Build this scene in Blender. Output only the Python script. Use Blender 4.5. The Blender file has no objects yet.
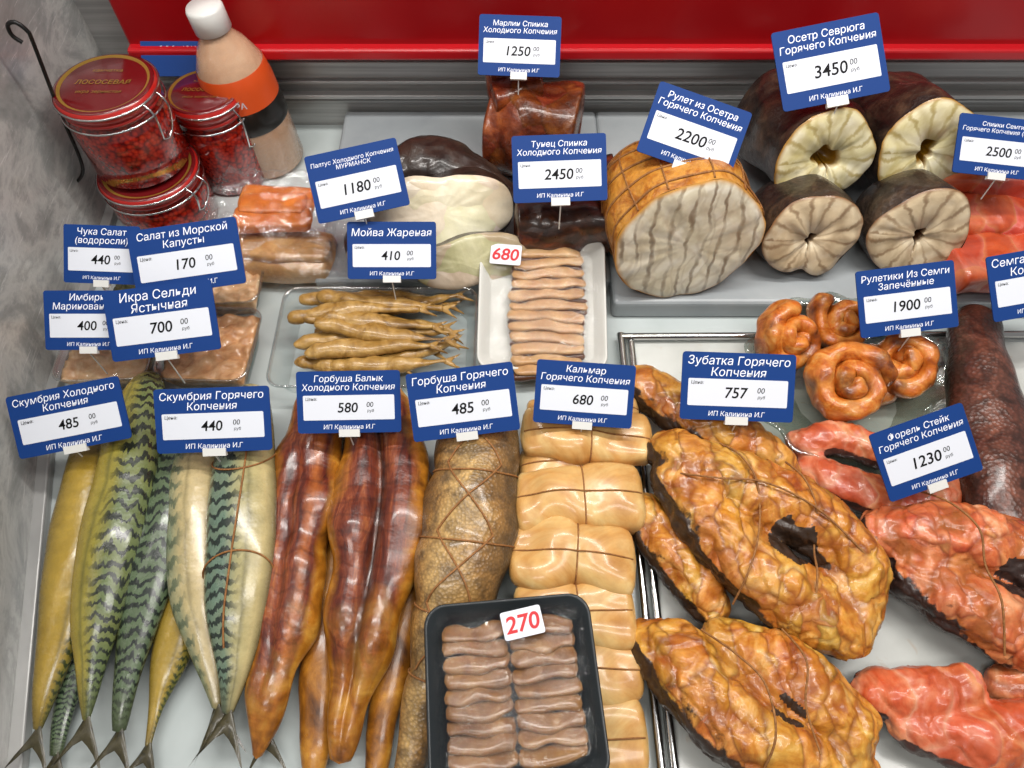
import bpy, bmesh, math, random
from mathutils import Vector, Matrix, noise
random.seed(7)
PI=math.pi
scene=bpy.context.scene
coll=scene.collection
MM=.001

# ------------------------------------------------------------ materials
def lin(h):
    h=h.lstrip('#'); r=[int(h[i:i+2],16)/255 for i in (0,2,4)]
    return tuple((c/12.92 if c<=.04045 else ((c+.055)/1.055)**2.4) for c in r)+(1,)
class NT:
    def __init__(s,name):
        s.m=bpy.data.materials.new(name); s.m.use_nodes=True
        s.t=s.m.node_tree; s.t.nodes.clear()
        s.out=s.n('ShaderNodeOutputMaterial')
    def n(s,t,**k):
        x=s.t.nodes.new(t)
        for a,b in k.items(): setattr(x,a,b)
        return x
    def l(s,a,b): s.t.links.new(a,b)
    def put(s,sock,v):
        if isinstance(v,bpy.types.NodeSocket): s.l(v,sock)
        else: sock.default_value=v
    def coord(s,kind='Object'): return s.n('ShaderNodeTexCoord').outputs[kind]
    def mapp(s,vec,scale=(1,1,1),rot=(0,0,0),loc=(0,0,0)):
        x=s.n('ShaderNodeMapping'); s.l(vec,x.inputs['Vector'])
        x.inputs['Scale'].default_value=scale; x.inputs['Rotation'].default_value=rot; x.inputs['Location'].default_value=loc
        return x.outputs[0]
    def noise(s,vec,scale,detail=5,rough=.55,dist=0,out='Fac'):
        x=s.n('ShaderNodeTexNoise'); s.l(vec,x.inputs['Vector'])
        x.inputs['Scale'].default_value=scale; x.inputs['Detail'].default_value=detail
        x.inputs['Roughness'].default_value=rough; x.inputs['Distortion'].default_value=dist
        return x.outputs[out]
    def warp(s,vec,scale,k):
        nz=s.noise(vec,scale,3,out='Color')
        a=s.n('ShaderNodeVectorMath',operation='SUBTRACT'); s.l(nz,a.inputs[0]); a.inputs[1].default_value=(.5,.5,.5)
        b=s.n('ShaderNodeVectorMath',operation='SCALE'); s.l(a.outputs[0],b.inputs[0]); b.inputs['Scale'].default_value=k
        c=s.n('ShaderNodeVectorMath',operation='ADD'); s.l(vec,c.inputs[0]); s.l(b.outputs[0],c.inputs[1]); return c.outputs[0]
    def vor(s,vec,scale,feature='F1',out='Distance'):
        x=s.n('ShaderNodeTexVoronoi',feature=feature); s.l(vec,x.inputs['Vector']); x.inputs['Scale'].default_value=scale
        return x.outputs[out]
    def wave(s,vec,scale,dist=2,detail=2,ds=1,dir='Y',typ='BANDS'):
        x=s.n('ShaderNodeTexWave',wave_type=typ)
        if typ=='BANDS': x.bands_direction=dir
        s.l(vec,x.inputs['Vector']); x.inputs['Scale'].default_value=scale; x.inputs['Distortion'].default_value=dist
        x.inputs['Detail'].default_value=detail; x.inputs['Detail Scale'].default_value=ds
        return x.outputs['Fac']
    def ramp(s,fac,stops,interp='LINEAR'):
        x=s.n('ShaderNodeValToRGB'); s.l(fac,x.inputs[0]); e=x.color_ramp; e.interpolation=interp
        while len(e.elements)<len(stops): e.elements.new(.5)
        for el,(p,c) in zip(e.elements,stops):
            el.position=p; el.color=lin(c) if isinstance(c,str) else (c,c,c,1)
        return x.outputs[0]
    def mix(s,f,a,b,mode='MIX'):
        x=s.n('ShaderNodeMix',data_type='RGBA',blend_type=mode)
        s.put(x.inputs[0],f)
        for i,v in ((6,a),(7,b)):
            s.put(x.inputs[i], lin(v) if isinstance(v,str) else v)
        return x.outputs[2]
    def math(s,op,a,b=0,clamp=False):
        x=s.n('ShaderNodeMath',operation=op,use_clamp=clamp); s.put(x.inputs[0],a); s.put(x.inputs[1],b)
        return x.outputs[0]
    def sep(s,vec):
        x=s.n('ShaderNodeSeparateXYZ'); s.l(vec,x.inputs[0]); return x.outputs
    def attr(s,name):
        x=s.n('ShaderNodeAttribute',attribute_name=name)
        y=s.n('ShaderNodeSeparateColor'); s.l(x.outputs['Color'],y.inputs[0]); return y.outputs
    def bump(s,h,st=.4,dist=.002,prev=None):
        x=s.n('ShaderNodeBump'); s.l(h,x.inputs['Height']); x.inputs['Strength'].default_value=st; x.inputs['Distance'].default_value=dist
        if prev: s.l(prev,x.inputs['Normal'])
        return x.outputs[0]
    def bsdf(s,col,rough=.5,nrm=None,coat=0,metal=0,spec=.5,trans=0,sss=0,coatr=.15,ior=1.45,alpha=1):
        x=s.n('ShaderNodeBsdfPrincipled'); I=x.inputs
        s.put(I['Base Color'], lin(col) if isinstance(col,str) else col)
        s.put(I['Roughness'],rough); I['Coat Weight'].default_value=coat; I['Coat Roughness'].default_value=coatr
        I['Metallic'].default_value=metal; I['Specular IOR Level'].default_value=spec
        I['Transmission Weight'].default_value=trans; I['IOR'].default_value=ior; I['Alpha'].default_value=alpha
        if sss:
            I['Subsurface Weight'].default_value=sss; I['Subsurface Radius'].default_value=(1,.4,.2); I['Subsurface Scale'].default_value=.004
        if nrm: s.l(nrm,I['Normal'])
        s.l(x.outputs[0],s.out.inputs[0]); return s.m

def flat(name,col,rough=.5,**k): return NT(name).bsdf(col,rough,**k)
def flesh(name,cols,scale=25,dist=1.5,rough=.36,coat=.4,bump=.5,bscale=140,skin=None,char=None,flake=None,sss=0,bd=.002,fcol=None,mul=.35):
    t=NT(name); c=t.coord()
    n=t.noise(c,scale,6,.6,dist)
    k=len(cols); col=t.ramp(n,[(.28+.44*i/(k-1),h) for i,h in enumerate(cols)])
    nr=None
    if flake:
        sc,rot,amt,st=flake
        w=t.vor(t.mapp(t.warp(c,14,.05),st,rot),sc,'DISTANCE_TO_EDGE')
        g=t.ramp(w,[(0,0.),(.10,1.)])
        col=t.mix(t.math('MULTIPLY',t.math('SUBTRACT',1.,g),amt),col,fcol or cols[0])
        cellv=t.vor(t.mapp(t.warp(c,14,.05),st,rot),sc,'F1','Color')
        col=t.mix(.22,col,cellv,'SOFT_LIGHT')
        nr=t.bump(t.ramp(w,[(0,0.),(.25,1.)]),.55,.003)
    fine=t.noise(c,bscale,5,.6)
    col=t.mix(mul,col,t.ramp(fine,[(.3,.35),(.7,1.)]),'MULTIPLY')
    if skin or char:
        a=t.attr('mask'); nn=t.noise(c,45,6,.65)
        if char:
            f=t.math('MULTIPLY',a[1],t.ramp(nn,[(.35,.2),(.6,1.)]))
            col=t.mix(f,col,char)
        if skin:
            f=t.math('ADD',a[0],t.math('MULTIPLY',t.math('SUBTRACT',nn,.5),1.3))
            f=t.ramp(f,[(.46,0.),(.6,1.)]); col=t.mix(f,col,t.mix(fine,skin[0],skin[1]))
    nr=t.bump(t.noise(c,bscale*.35,6,.65),bump,bd,nr)
    return t.bsdf(col,t.ramp(fine,[(.3,rough+.12),(.7,rough-.1)]),nr,coat=coat,sss=sss,coatr=.14)

def mackerel_mat(name,back,mid,belly,stripe,rear,flip=False,freq=32,gold=None,edge=.27,gamt=.5):
    t=NT(name); uv=t.coord('UV'); s=t.sep(uv); u=s[0]; v=s[1]; c=t.coord()
    if flip: u=t.math('SUBTRACT',.5,u)
    wob=t.math('MULTIPLY',t.math('SUBTRACT',t.noise(c,30,3),.5),.05); uu=t.math('ADD',u,wob)
    base=t.ramp(uu,[(.0,back),(edge-.07,back),(edge,mid),(edge+.12,belly),(.5,rear)])
    base=t.mix(t.ramp(t.noise(c,14,4,dist=1),[(.4,0.),(.65,gamt)]),base,gold or mid)
    cb=t.n('ShaderNodeCombineXYZ'); t.l(t.math('MULTIPLY',u,1.3),cb.inputs[0]); t.l(v,cb.inputs[1])
    vec=t.warp(t.warp(cb.outputs[0],9,.08),40,.02)
    w=t.wave(vec,freq/3.1,1.2,2,6,'Y')
    st=t.ramp(t.math('ADD',w,t.math('MULTIPLY',t.math('SUBTRACT',t.noise(c,70,4),.5),.7)),[(.55,0.),(.72,.92)])
    msk=t.math('MULTIPLY',t.ramp(uu,[(edge-.04,1.),(edge+.03,0.)]),t.ramp(v,[(.84,1.),(.97,.3)]))
    col=t.mix(t.math('MULTIPLY',st,msk),base,stripe)
    line=t.ramp(uu,[(edge+.02,0.),(edge+.035,.5),(edge+.06,0.)]); col=t.mix(line,col,rear)
    col=t.mix(t.ramp(v,[(.8,0.),(1.,.75)]),col,rear)
    f=t.noise(c,160,4); col=t.mix(.45,col,t.ramp(t.noise(c,60,5,.7),[(.3,.35),(.65,1.)]),'MULTIPLY')
    nr=t.bump(f,.25,.001,t.bump(t.noise(c,25,4),.5,.004))
    return t.bsdf(col,t.ramp(f,[(.3,.36),(.7,.22)]),nr,coat=.5,coatr=.14,spec=.6)

M={}
M['mk']=mackerel_mat('mackerel_skin','#64754a','#968c3c','#a8923a','#12191a','#3e4628',gamt=.3)
M['mk3']=mackerel_mat('mackerel_skin_back','#5a6c50','#66704a','#8c843c','#10191a','#3e4628',edge=.42,gamt=.2)
M['mkg']=mackerel_mat('mackerel_skin_gold','#6e6e34','#a48a34','#b3953c','#2c3a22','#504a24',gold='#9a7c28',edge=.14)
M['hm']=mackerel_mat('hot_mackerel_skin','#7f8c70','#b8a878','#c8b486','#5d6850','#6c6440',gold='#c4b07e',edge=.2,flip=True,freq=20)
M['hms']=mackerel_mat('hot_mackerel_striped','#6a8270','#a8a070','#c6b47e','#131f1e','#4c4c32',flip=True,freq=28,edge=.27,gamt=.2)
M['mkfin']=flesh('mackerel_fin',['#1e1e18','#4a442c','#2c2a22'],60,bump=.6)

def balyk_mat(name,slit=True,thr=.7):
    t=NT(name); uv=t.coord('UV'); s=t.sep(uv); u,v=s[0],s[1]; c=t.coord()
    uu=t.math('ADD',u,t.math('MULTIPLY',t.math('SUBTRACT',t.noise(c,22,4),.5),.1))
    st=t.noise(t.mapp(c,(60,8,60)),1.6,6,.65,.8)
    red=t.ramp(st,[(.3,'#34100a'),(.46,'#642818'),(.58,'#8a4426'),(.75,'#be763e')])
    if slit: red=t.mix(t.ramp(uu,[(.20,0.),(.24,.9),(.29,0.)]),red,'#160604')
    else: red=t.mix(t.ramp(uu,[(.15,0.),(.19,.7),(.22,0.)]),red,'#b8682c')
    rib=t.wave(t.warp(uv,6,.06),9,1,2,3,'Y'); red=t.mix(t.ramp(rib,[(.0,.3),(.15,0.)]),red,'#2a0c06')
    gold=t.ramp(t.noise(c,30,5,dist=1),[(.3,'#6a3c12'),(.5,'#b0701f'),(.7,'#d49e42')])
    edge=t.ramp(uu,[(.09,1.),(.14,0.),(.37,0.),(.42,1.)])
    vv=t.math('ADD',v,t.math('MULTIPLY',t.math('SUBTRACT',t.noise(c,18,3),.5),.7))
    endm=t.ramp(vv,[(thr,0.),(thr+.25,.8)])
    m=t.math('MAXIMUM',edge,endm)
    col=t.mix(m,red,gold)
    col=t.mix(.35,col,t.ramp(t.noise(c,90,5,.7),[(.3,.35),(.65,1.)]),'MULTIPLY')
    nr=t.bump(rib,.12,.002,t.bump(t.noise(c,50,5),.6,.003))
    return t.bsdf(col,.33,nr,coat=.5,coatr=.15)
M['by']=balyk_mat('smoked_salmon_flank',True,.6); M['by1']=balyk_mat('smoked_salmon_side',False,.66)
M['gold']=flesh('golden_smoked_skin',['#3e200a','#8a5416','#b87c2a','#cc9a42'],16,bump=.5)

def scaly(name,backc,mid,belly,sc=330,vamt=.7):
    t=NT(name); uv=t.coord('UV'); s=t.sep(uv); u=s[0]; c=t.coord()
    uu=t.math('ADD',u,t.math('MULTIPLY',t.math('SUBTRACT',t.noise(c,20,5),.5),.3))
    base=t.ramp(uu,[(.02,backc),(.16,mid),(.28,belly),(.4,mid),(.5,backc)])
    base=t.mix(t.ramp(t.noise(c,30,6,dist=1.5),[(.42,0.),(.62,.75)]),base,backc)
    v=t.vor(c,sc); n=t.noise(c,130,4)
    col=t.mix(t.ramp(v,[(.2,0.),(.7,vamt)]),base,t.mix(.6,base,'#120d06'))
    nr=t.bump(v,.8,.001,t.bump(n,.3,.002))
    return t.bsdf(col,.32,nr,coat=.4,coatr=.15)
M['hs']=scaly('hot_smoked_salmon_skin','#50402e','#a87c44','#d0aa6c',330,.5)
M['rf']=scaly('reddish_brown_skin','#2a1612','#5c3228','#84503e',250)
M['squid']=flesh('smoked_squid',['#b87e3a','#d29e5a','#e0ba78','#eace98'],14,bump=.25,coat=.4,rough=.36,bscale=60,mul=.3)
M['string']=flesh('twine',['#7a4a24','#b07c46'],200,rough=.7,coat=0)
M['cat']=flesh('hot_smoked_catfish',['#8a4410','#c27a26','#dc9e46','#efc47c'],24,2,bump=.55,skin=('#1a100b','#463020'),char='#9a5016',flake=(42,(0,0,.8),.65,(1,.45,1)),bd=.003,mul=.3,fcol='#743609')
M['trout']=flesh('grilled_trout',['#9e4020','#cc6838','#de8a56','#eeb284'],22,2,bump=.5,skin=('#150c0a','#46302a'),char='#9a5624',flake=(38,(0,0,-.9),.6,(1,.4,1)),bd=.003,mul=.3,fcol='#7c2e14')
M['troutr']=flesh('red_trout',['#a83a1e','#cc5632','#dc7450','#e89a78'],20,2,bump=.35,skin=('#1a0e0c','#5a3a32'),char='#b04c28',flake=(30,(0,0,.3),.45,(1,.35,1)),bd=.002,mul=.3,fcol='#f0b694')
M['coil']=flesh('baked_salmon_coil',['#86380e','#c8681e','#de8e3e','#eeb670'],36,2,char='#5a260a',skin=('#6a2a10','#7a3416'),bump=.7,bd=.003)
M['logskin']=flesh('sturgeon_skin',['#0e0b09','#241b16','#3e2f24','#604a38'],30,1,bump=.9,bscale=200,rough=.4,bd=.004)
M['marlin']=flesh('smoked_marlin',['#38160b','#6c2c12','#90481f','#ac6430'],18,2,bump=.7,rough=.3,coat=.6,flake=(24,(0,.4,.3),.5,(1,1,.4)),bd=.004)
M['tuna']=flesh('smoked_tuna',['#241009','#4a2214','#7c3c20'],25,2,bump=.7,coat=.6,flake=(24,(0,.4,.3),.5,(.4,1,1)))
M['halskin']=flesh('halibut_skin',['#16110e','#32251e','#4a3a30'],26,1,bump=.8)
M['halface']=flesh('halibut_flesh',['#dacaac','#ebe0c8','#f4ecdc'],12,1,bump=.25,mul=.15,flake=(22,(0,0,.3),.25,(.5,1,1)))
M['halface2']=flesh('halibut_flesh_grey',['#a89878','#ccbea2','#dfd3bb'],12,1,bump=.3,mul=.2,flake=(22,(0,0,.3),.3,(.4,1,1)))
M['crust']=flesh('roll_crust',['#74360e','#b87020','#d8983e','#c08034'],30,2,bump=.9,bd=.005)
M['orange']=flesh('salmon_orange',['#c8621e','#de7c2e','#ea9a50'],14,1,bump=.15,coat=.6)
M['tan']=flesh('salmon_belly_tan',['#b87c46','#d4a46c','#e0ba8a'],14,1,bump=.2,coat=.6)
M['redf']=flesh('red_fish',['#a8341c','#cc5030','#de7a58'],14,1,bump=.2,coat=.7,flake=(20,(0,0,.8),.35,(1,.3,1)),fcol='#eaa284',mul=.2)
M['slb']=flesh('smoked_slice_brown',['#5c3a1a','#865c32','#a67c4a'],26,1,bump=.4,coat=.5)
M['slp']=flesh('smoked_slice_pale',['#a2764a','#c49868','#d8b688'],16,1,bump=.3,coat=.35)
M['slpd']=flesh('slice_edge_dark',['#4c2a18','#6c4226'],26,1)
M['cap']=flesh('fried_capelin',['#64441a','#9e7636','#bc9452','#d0ac6a'],34,1.5,bump=.8,bd=.003,mul=.4)
M['ginger']=flesh('pickled_ginger',['#d09868','#e6b98a','#f2d2a8'],40,2,bump=.8,coat=.5,mul=.2)
M['roe']=flesh('herring_roe',['#b07648','#cf9a6a','#e0b488'],40,2,bump=.8,coat=.5,mul=.2)
M['seaw']=flesh('seaweed_salad',['#3c4a20','#6a6a34','#8a7a40'],60,2,bump=.9,coat=.5)

def face_mat(name,cols,line,sc,st,amt,edge,inner,ez=.9,lw=.13,layer=None,radial=0):
    t=NT(name); uv=t.coord('UV'); s=t.sep(uv); c=t.coord()
    base=t.ramp(t.noise(c,22,5,dist=1.5),[(.3+.4*i/(len(cols)-1),h) for i,h in enumerate(cols)])
    wc=t.warp(t.warp(c,9,.06),30,.012)
    n=t.vor(t.mapp(wc,st),sc,'DISTANCE_TO_EDGE')
    ln=t.ramp(n,[(0.,1.),(lw*.4,.7),(lw,0.)])
    col=t.mix(t.math('MULTIPLY',ln,amt),base,line)
    h=n
    if radial:
        r=t.wave(t.warp(uv,5,.07),radial,0,0,1,'X')
        rr=t.math('MULTIPLY',t.ramp(r,[(0.,.8),(.22,0.)]),t.ramp(s[1],[(.4,.3),(.75,1.)]))
        col=t.mix(rr,col,line)
    if layer:
        w=t.wave(t.warp(t.warp(c,16,.035),45,.008),layer,.5,2,1,'X')
        ll=t.ramp(w,[(0.,1.),(.08,.7),(.2,0.)])
        col=t.mix(t.math('MULTIPLY',ll,t.ramp(t.noise(c,35,3),[(.35,.2),(.6,.8)])),col,'#70583f'); h=w
    col=t.mix(t.ramp(s[1],[(ez,0.),(ez+.08,1.)]),col,edge)
    col=t.mix(t.ramp(s[1],[(.2,1.),(.36,0.)]),col,inner)
    nr=t.bump(h,.25,.003,t.bump(t.noise(c,90,4),.35,.0015))
    return t.bsdf(col,.36,nr,coat=.35,coatr=.15)
M['sface']=face_mat('sturgeon_cut_face',['#d2c48a','#e6dbb0','#f0e8cc'],'#a89250',26,(1,1,.6),.35,'#a87c38','#8c6414',radial=4.2)
M['sface2']=face_mat('sturgeon_cut_face_pale',['#bca684','#d8c4a2','#e6d8bc'],'#84684a',26,(1,1,.6),.35,'#86603e','#5a3824',radial=4.2)
M['rface']=face_mat('roll_cut_face',['#d2c4a4','#e4dac0','#f0e9d8'],'#a48e70',46,(.9,1,.5),.3,'#c48c3c','#e4dac0',lw=.1,layer=17)

def deck_mat(name,a,b):
    t=NT(name); c=t.coord()
    col=t.ramp(t.noise(c,6,5),[(.3,a),(.7,b)])
    return t.bsdf(col,.32,t.bump(t.noise(c,20,3),.1,.002),coat=.3)
M['deck']=deck_mat('white_plastic_deck','#a9b3b2','#c6cdcd')
M['shelf']=deck_mat('grey_shelf','#8c9296','#abb0b2')
def tray_mat():
    t=NT('white_enamel_tray'); c=t.coord()
    col=t.ramp(t.noise(c,9,5),[(.3,'#b4b6b1'),(.7,'#d2d4d0')])
    col=t.mix(t.ramp(t.noise(c,25,5,dist=2),[(.6,0.),(.72,.35)]),col,'#b08a5c')
    return t.bsdf(col,.25,coat=.4)
M['tray']=tray_mat()
def wall_mat():
    t=NT('glass_side_panel_painted_reflections'); c=t.coord()
    a=t.noise(t.mapp(c,(1,1,1.6)),9,7,.65,.4)
    col=t.ramp(a,[(.3,'#7c807e'),(.45,'#9a9c9a'),(.54,'#babab7'),(.62,'#a0a19e'),(.74,'#d4d4d1')])  # mottled greys paint the glass panel's reflections into its colour
    sc=t.noise(t.mapp(c,(6,6,90),(0,.5,0)),3,5,.7); col=t.mix(t.ramp(sc,[(.6,0.),(.72,.6)]),col,'#e8e8e6')
    return t.bsdf(col,.24,t.bump(a,.15,.003),coat=.4)
M['wall']=wall_mat()
def steel():
    t=NT('brushed_steel'); c=t.coord()
    col=t.ramp(t.noise(t.mapp(c,(1,1,60)),4,5),[(.3,'#9b9b9a'),(.7,'#bebebc')])
    return t.bsdf(col,.35,metal=.4)
M['steel']=steel()
M['chrome']=flat('chrome_wire','#c9c9c9',.18,metal=1.)
def redp():
    t=NT('red_painted_panel'); c=t.coord()
    return t.bsdf(t.ramp(t.noise(c,3,3),[(.3,'#8c0a10'),(.7,'#a80f16')]),.28,coat=.3)
M['red']=redp(); M['redl']=flat('red_lip','#b81820',.25,coat=.5)
M['blk']=flat('black_metal','#0e0e0e',.35)
M['bfoam']=flat('black_foam','#1b2226',.45,coat=.2)
M['wfoam']=flat('white_foam','#d0d0ca',.5)
M['wplast']=flat('white_plastic','#dededa',.35,coat=.3)
def film(name,gl=.12,tint='#ffffff',bump=.5):
    t=NT(name); c=t.coord()
    tr=t.n('ShaderNodeBsdfTransparent'); tr.inputs[0].default_value=lin(tint)
    g=t.n('ShaderNodeBsdfGlossy'); g.inputs['Roughness'].default_value=.10
    t.l(t.bump(t.noise(c,28,4,.6,2),bump,.006),g.inputs['Normal'])
    mx=t.n('ShaderNodeMixShader'); mx.inputs[0].default_value=gl
    t.l(tr.outputs[0],mx.inputs[1]); t.l(g.outputs[0],mx.inputs[2]); t.l(mx.outputs[0],t.out.inputs[0])
    return t.m
M['film']=film('stretch_film',.05,bump=.9); M['clear']=film('clear_plastic',.1,'#f8fafa',.15); M['glass']=film('clear_glass',.2,'#e8eeea',.3)
M['rim']=film('clear_plastic_rim',.3,'#f2f5f5',.1); M['vac']=film('vacuum_film',.14,bump=1.)
def caviar():
    t=NT('red_caviar_in_glass'); c=t.coord(); v=t.vor(c,210)
    col=t.ramp(v,[(.15,'#b42a16'),(.55,'#8e180e'),(.8,'#5a0c08')])
    return t.bsdf(col,.15,t.bump(v,.08,.001),coat=1.,coatr=.03)
M['cav']=caviar()
M['lid']=flat('jar_lid_label','#620e12',.2,coat=.9); M['gold_ring']=flat('gold_print','#b08a3c',.3,metal=.6)
M['seal']=flat('red_rubber_seal','#b01e18',.3,coat=.6)
M['sauce']=flesh('peach_sauce',['#c09272','#cca484','#d4b090'],20,1,bump=.02,coat=.8,rough=.25,mul=.2)
M['lor']=flat('orange_label','#d4501c',.4,coat=.4); M['lbk']=flat('black_label','#17130f',.35,coat=.4)
M['tb']=flat('tag_blue','#113a7c',.6,spec=.25); M['tw']=flat('tag_white','#dde1ea',.5)
M['ttw']=flat('tag_lettering_white','#f2f5ff',.5); M['ttb']=flat('tag_lettering_black','#08080c',.6,spec=.2)
M['ttr']=flat('marker_red','#c81420',.5)

# ------------------------------------------------------------ geometry
class Geo:
    def __init__(s): s.v=[]; s.f=[]; s.uv=[]; s.mi=[]; s.sm=[]
    def vert(s,p): s.v.append(Vector(p)); return len(s.v)-1
    def face(s,idx,uv=None,mi=0,sm=True):
        s.f.append(tuple(idx)); s.uv.append(uv or [(0,0)]*len(idx)); s.mi.append(mi); s.sm.append(sm)
    def mesh(s,me,mat,mi):
        b=len(s.v)
        for v in me.vertices: s.v.append(mat@v.co)
        for p in me.polygons: s.face([b+i for i in p.vertices],mi=mi,sm=False)
    def make(s,name,mats,parent=None,loc=None,rot=None,bevel=None):
        if loc is None:
            xs=[v.x for v in s.v]; ys=[v.y for v in s.v]; zs=[v.z for v in s.v]
            o=Vector(((min(xs)+max(xs))/2,(min(ys)+max(ys))/2,min(zs)))
            vs=[v-o for v in s.v]
        else: o=Vector(loc); vs=s.v
        me=bpy.data.meshes.new(name); me.from_pydata(vs,[],s.f)
        ul=me.uv_layers.new(name='UVMap'); k=0
        for p,uv,mi,sm in zip(me.polygons,s.uv,s.mi,s.sm):
            p.material_index=mi; p.use_smooth=sm
            for q in uv: ul.data[k].uv=q; k+=1
        for m in mats: me.materials.append(M[m] if isinstance(m,str) else m)
        me.update()
        ob=bpy.data.objects.new(name,me); coll.objects.link(ob); ob.location=o
        if rot: ob.rotation_euler=rot
        if parent: ob.parent=parent
        if bevel:
            b=ob.modifiers.new('bevel','BEVEL'); b.width=bevel; b.segments=3; b.limit_method='ANGLE'
        return ob
def empty(name,loc,rot=(0,0,0)):
    e=bpy.data.objects.new(name,None); e.empty_display_size=.03; coll.objects.link(e); e.location=loc; e.rotation_euler=rot; return e
def box(g,c,s,mi=0,rz=0,M4=None):
    R=M4 or (Matrix.Translation(c)@Matrix.Rotation(rz,4,'Z'))
    b=[g.vert(R@Vector((x*s[0]/2,y*s[1]/2,z*s[2]/2))) for z in(-1,1) for y in(-1,1) for x in(-1,1)]
    for q in ((0,2,3,1),(4,5,7,6),(0,1,5,4),(2,6,7,3),(0,4,6,2),(1,3,7,5)): g.face([b[i] for i in q],mi=mi,sm=False)
def cr(P,t):
    n=len(P)-1; x=t*n; i=min(int(x),n-1); f=x-i
    a=P[max(i-1,0)];b=P[i];c=P[i+1];d=P[min(i+2,n)]
    return [.5*((2*b[k])+(-a[k]+c[k])*f+(2*a[k]-5*b[k]+4*c[k]-d[k])*f*f+(-a[k]+3*b[k]-3*c[k]+d[k])*f**3) for k in range(len(b))]
def loft(g,st,mi=0,n=40,m=32,prof=None,amp=0,nsc=30,e=1.,r0=0,r1=0,cap0=True,cap1=True,seed=0,mm=True,roll=0,upv=(0,0,1)):
    k=MM if mm else 1
    st=[[a*k for a in q] for q in st]
    sd=Vector((seed*3.1,seed*1.7,0)); Z=Vector(upv)
    def frame(t):
        q=cr(st,t); a=cr(st,max(t-.01,0)); b=cr(st,min(t+.01,1))
        T=(Vector(b[:3])-Vector(a[:3])).normalized()
        S=Z.cross(T)
        if S.length<1e-4: S=Vector((1,0,0))
        S.normalize(); U=T.cross(S)
        if roll:
            R=Matrix.Rotation(roll,3,T); S=R@S; U=R@U
        return q,T,S,U
    def surf(t,th,sc=1.,off=0):
        q,T,S,U=frame(t); f=1
        if r0 and t<r0: f*=math.sqrt(max(0,1-(1-t/r0)**2))
        if r1 and t>1-r1: f*=math.sqrt(max(0,1-((t-1+r1)/r1)**2))
        c,s=math.cos(th),math.sin(th)
        if e!=1: c=math.copysign(abs(c)**e,c); s=math.copysign(abs(s)**e,s)
        pr=prof(th,t) if prof else 1
        P=Vector(q[:3])+ (S*c*q[3]+U*s*q[4])*f*pr*sc
        if amp:
            d=(P-Vector(q[:3])); 
            if d.length>1e-6: P+=d.normalized()*amp*MM*noise.noise(P*nsc+sd)*2*min(1,f*1.5)
        if off: 
            d=(P-Vector(q[:3])).normalized(); P+=d*off
        return P
    rings=[]
    for i in range(n+1):
        rings.append([g.vert(surf(i/n,2*PI*j/m)) for j in range(m)])
    for i in range(n):
        for j in range(m):
            j2=(j+1)%m
            g.face((rings[i][j],rings[i][j2],rings[i+1][j2],rings[i+1][j]),[(j/m,i/n),((j+1)/m,i/n),((j+1)/m,(i+1)/n),(j/m,(i+1)/n)],mi)
    for cap,t,R,fl in ((cap0,0,rings[0],True),(cap1,1,rings[-1],False)):
        if cap:
            q=cr(st,t); cv=g.vert(q[:3])
            for j in range(m):
                j2=(j+1)%m; uv=[(.25,t)]*3
                g.face((cv,R[j2],R[j]) if fl else (cv,R[j],R[j2]),uv,mi)
    surf.ring0=[g.v[i] for i in rings[0]]; surf.frame=frame; surf.m=m
    return surf
def tube(g,pts,r,mi=0,m=7,n=None,closed=False):
    P=[list(p)+[r,r] for p in pts]
    if closed: P.append(P[0])
    n=n or max(4,len(P)*2)
    rings=[]
    prevN=None
    for i in range(n+1):
        t=i/n; q=Vector(cr(P,t)[:3]); T=(Vector(cr(P,min(t+.01,1))[:3])-Vector(cr(P,max(t-.01,0))[:3]))
        if T.length<1e-9: T=Vector((0,0,1))
        T.normalize()
        if prevN is None:
            prevN=T.orthogonal().normalized()
        N=(prevN-T*prevN.dot(T)); N=N.normalized() if N.length>1e-6 else T.orthogonal().normalized(); prevN=N; B=T.cross(N)
        rings.append([g.vert(q+(N*math.cos(2*PI*j/m)+B*math.sin(2*PI*j/m))*r) for j in range(m)])
    for i in range(n):
        for j in range(m):
            j2=(j+1)%m; g.face((rings[i][j],rings[i][j2],rings[i+1][j2],rings[i+1][j]),mi=mi)
def ringstring(g,surf,t,mi,r=.0011,slant=0):
    pts=[surf(min(max(t+slant*math.sin(2*PI*j/24),0),1),2*PI*j/24,1,.0008) for j in range(24)]
    tube(g,pts,r,mi,6,48,True)
def linestring(g,surf,t0,t1,th0,th1,mi,r=.0011,k=12):
    tube(g,[surf(t0+(t1-t0)*i/k,th0+(th1-th0)*i/k,1,.0008) for i in range(k+1)],r,mi,6,k*3)
def tail(g,p,ang,size,mi,spread=.42,lift=.004):
    p=Vector(p)*MM; d=Vector((math.cos(ang),math.sin(ang),0)); s=Vector((-d.y,d.x,0)); L=size*MM
    rows=[]
    for i in range(9):
        a=i/8*2-1
        ln=L*(.35+.7*abs(a)**1.3); w=a*spread*L*1.3
        base=p-d*L*.1+s*a*L*.1
        rows.append([base.lerp(p+d*ln+s*w,f)+Vector((0,0,lift*math.sin(f*3+a*2)+.0006*(1 if i%2 else -1)*f)) for f in (0,.35,.7,1)])
    idx=[[g.vert(q) for q in r] for r in rows]
    idb=[[g.vert(q-Vector((0,0,.0012))) for q in r] for r in rows]
    for i in range(8):
        for j in range(3):
            g.face((idx[i][j],idx[i][j+1],idx[i+1][j+1],idx[i+1][j])[::-1],mi=mi)
            g.face((idb[i][j],idb[i][j+1],idb[i+1][j+1],idb[i+1][j]),mi=mi)
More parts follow.
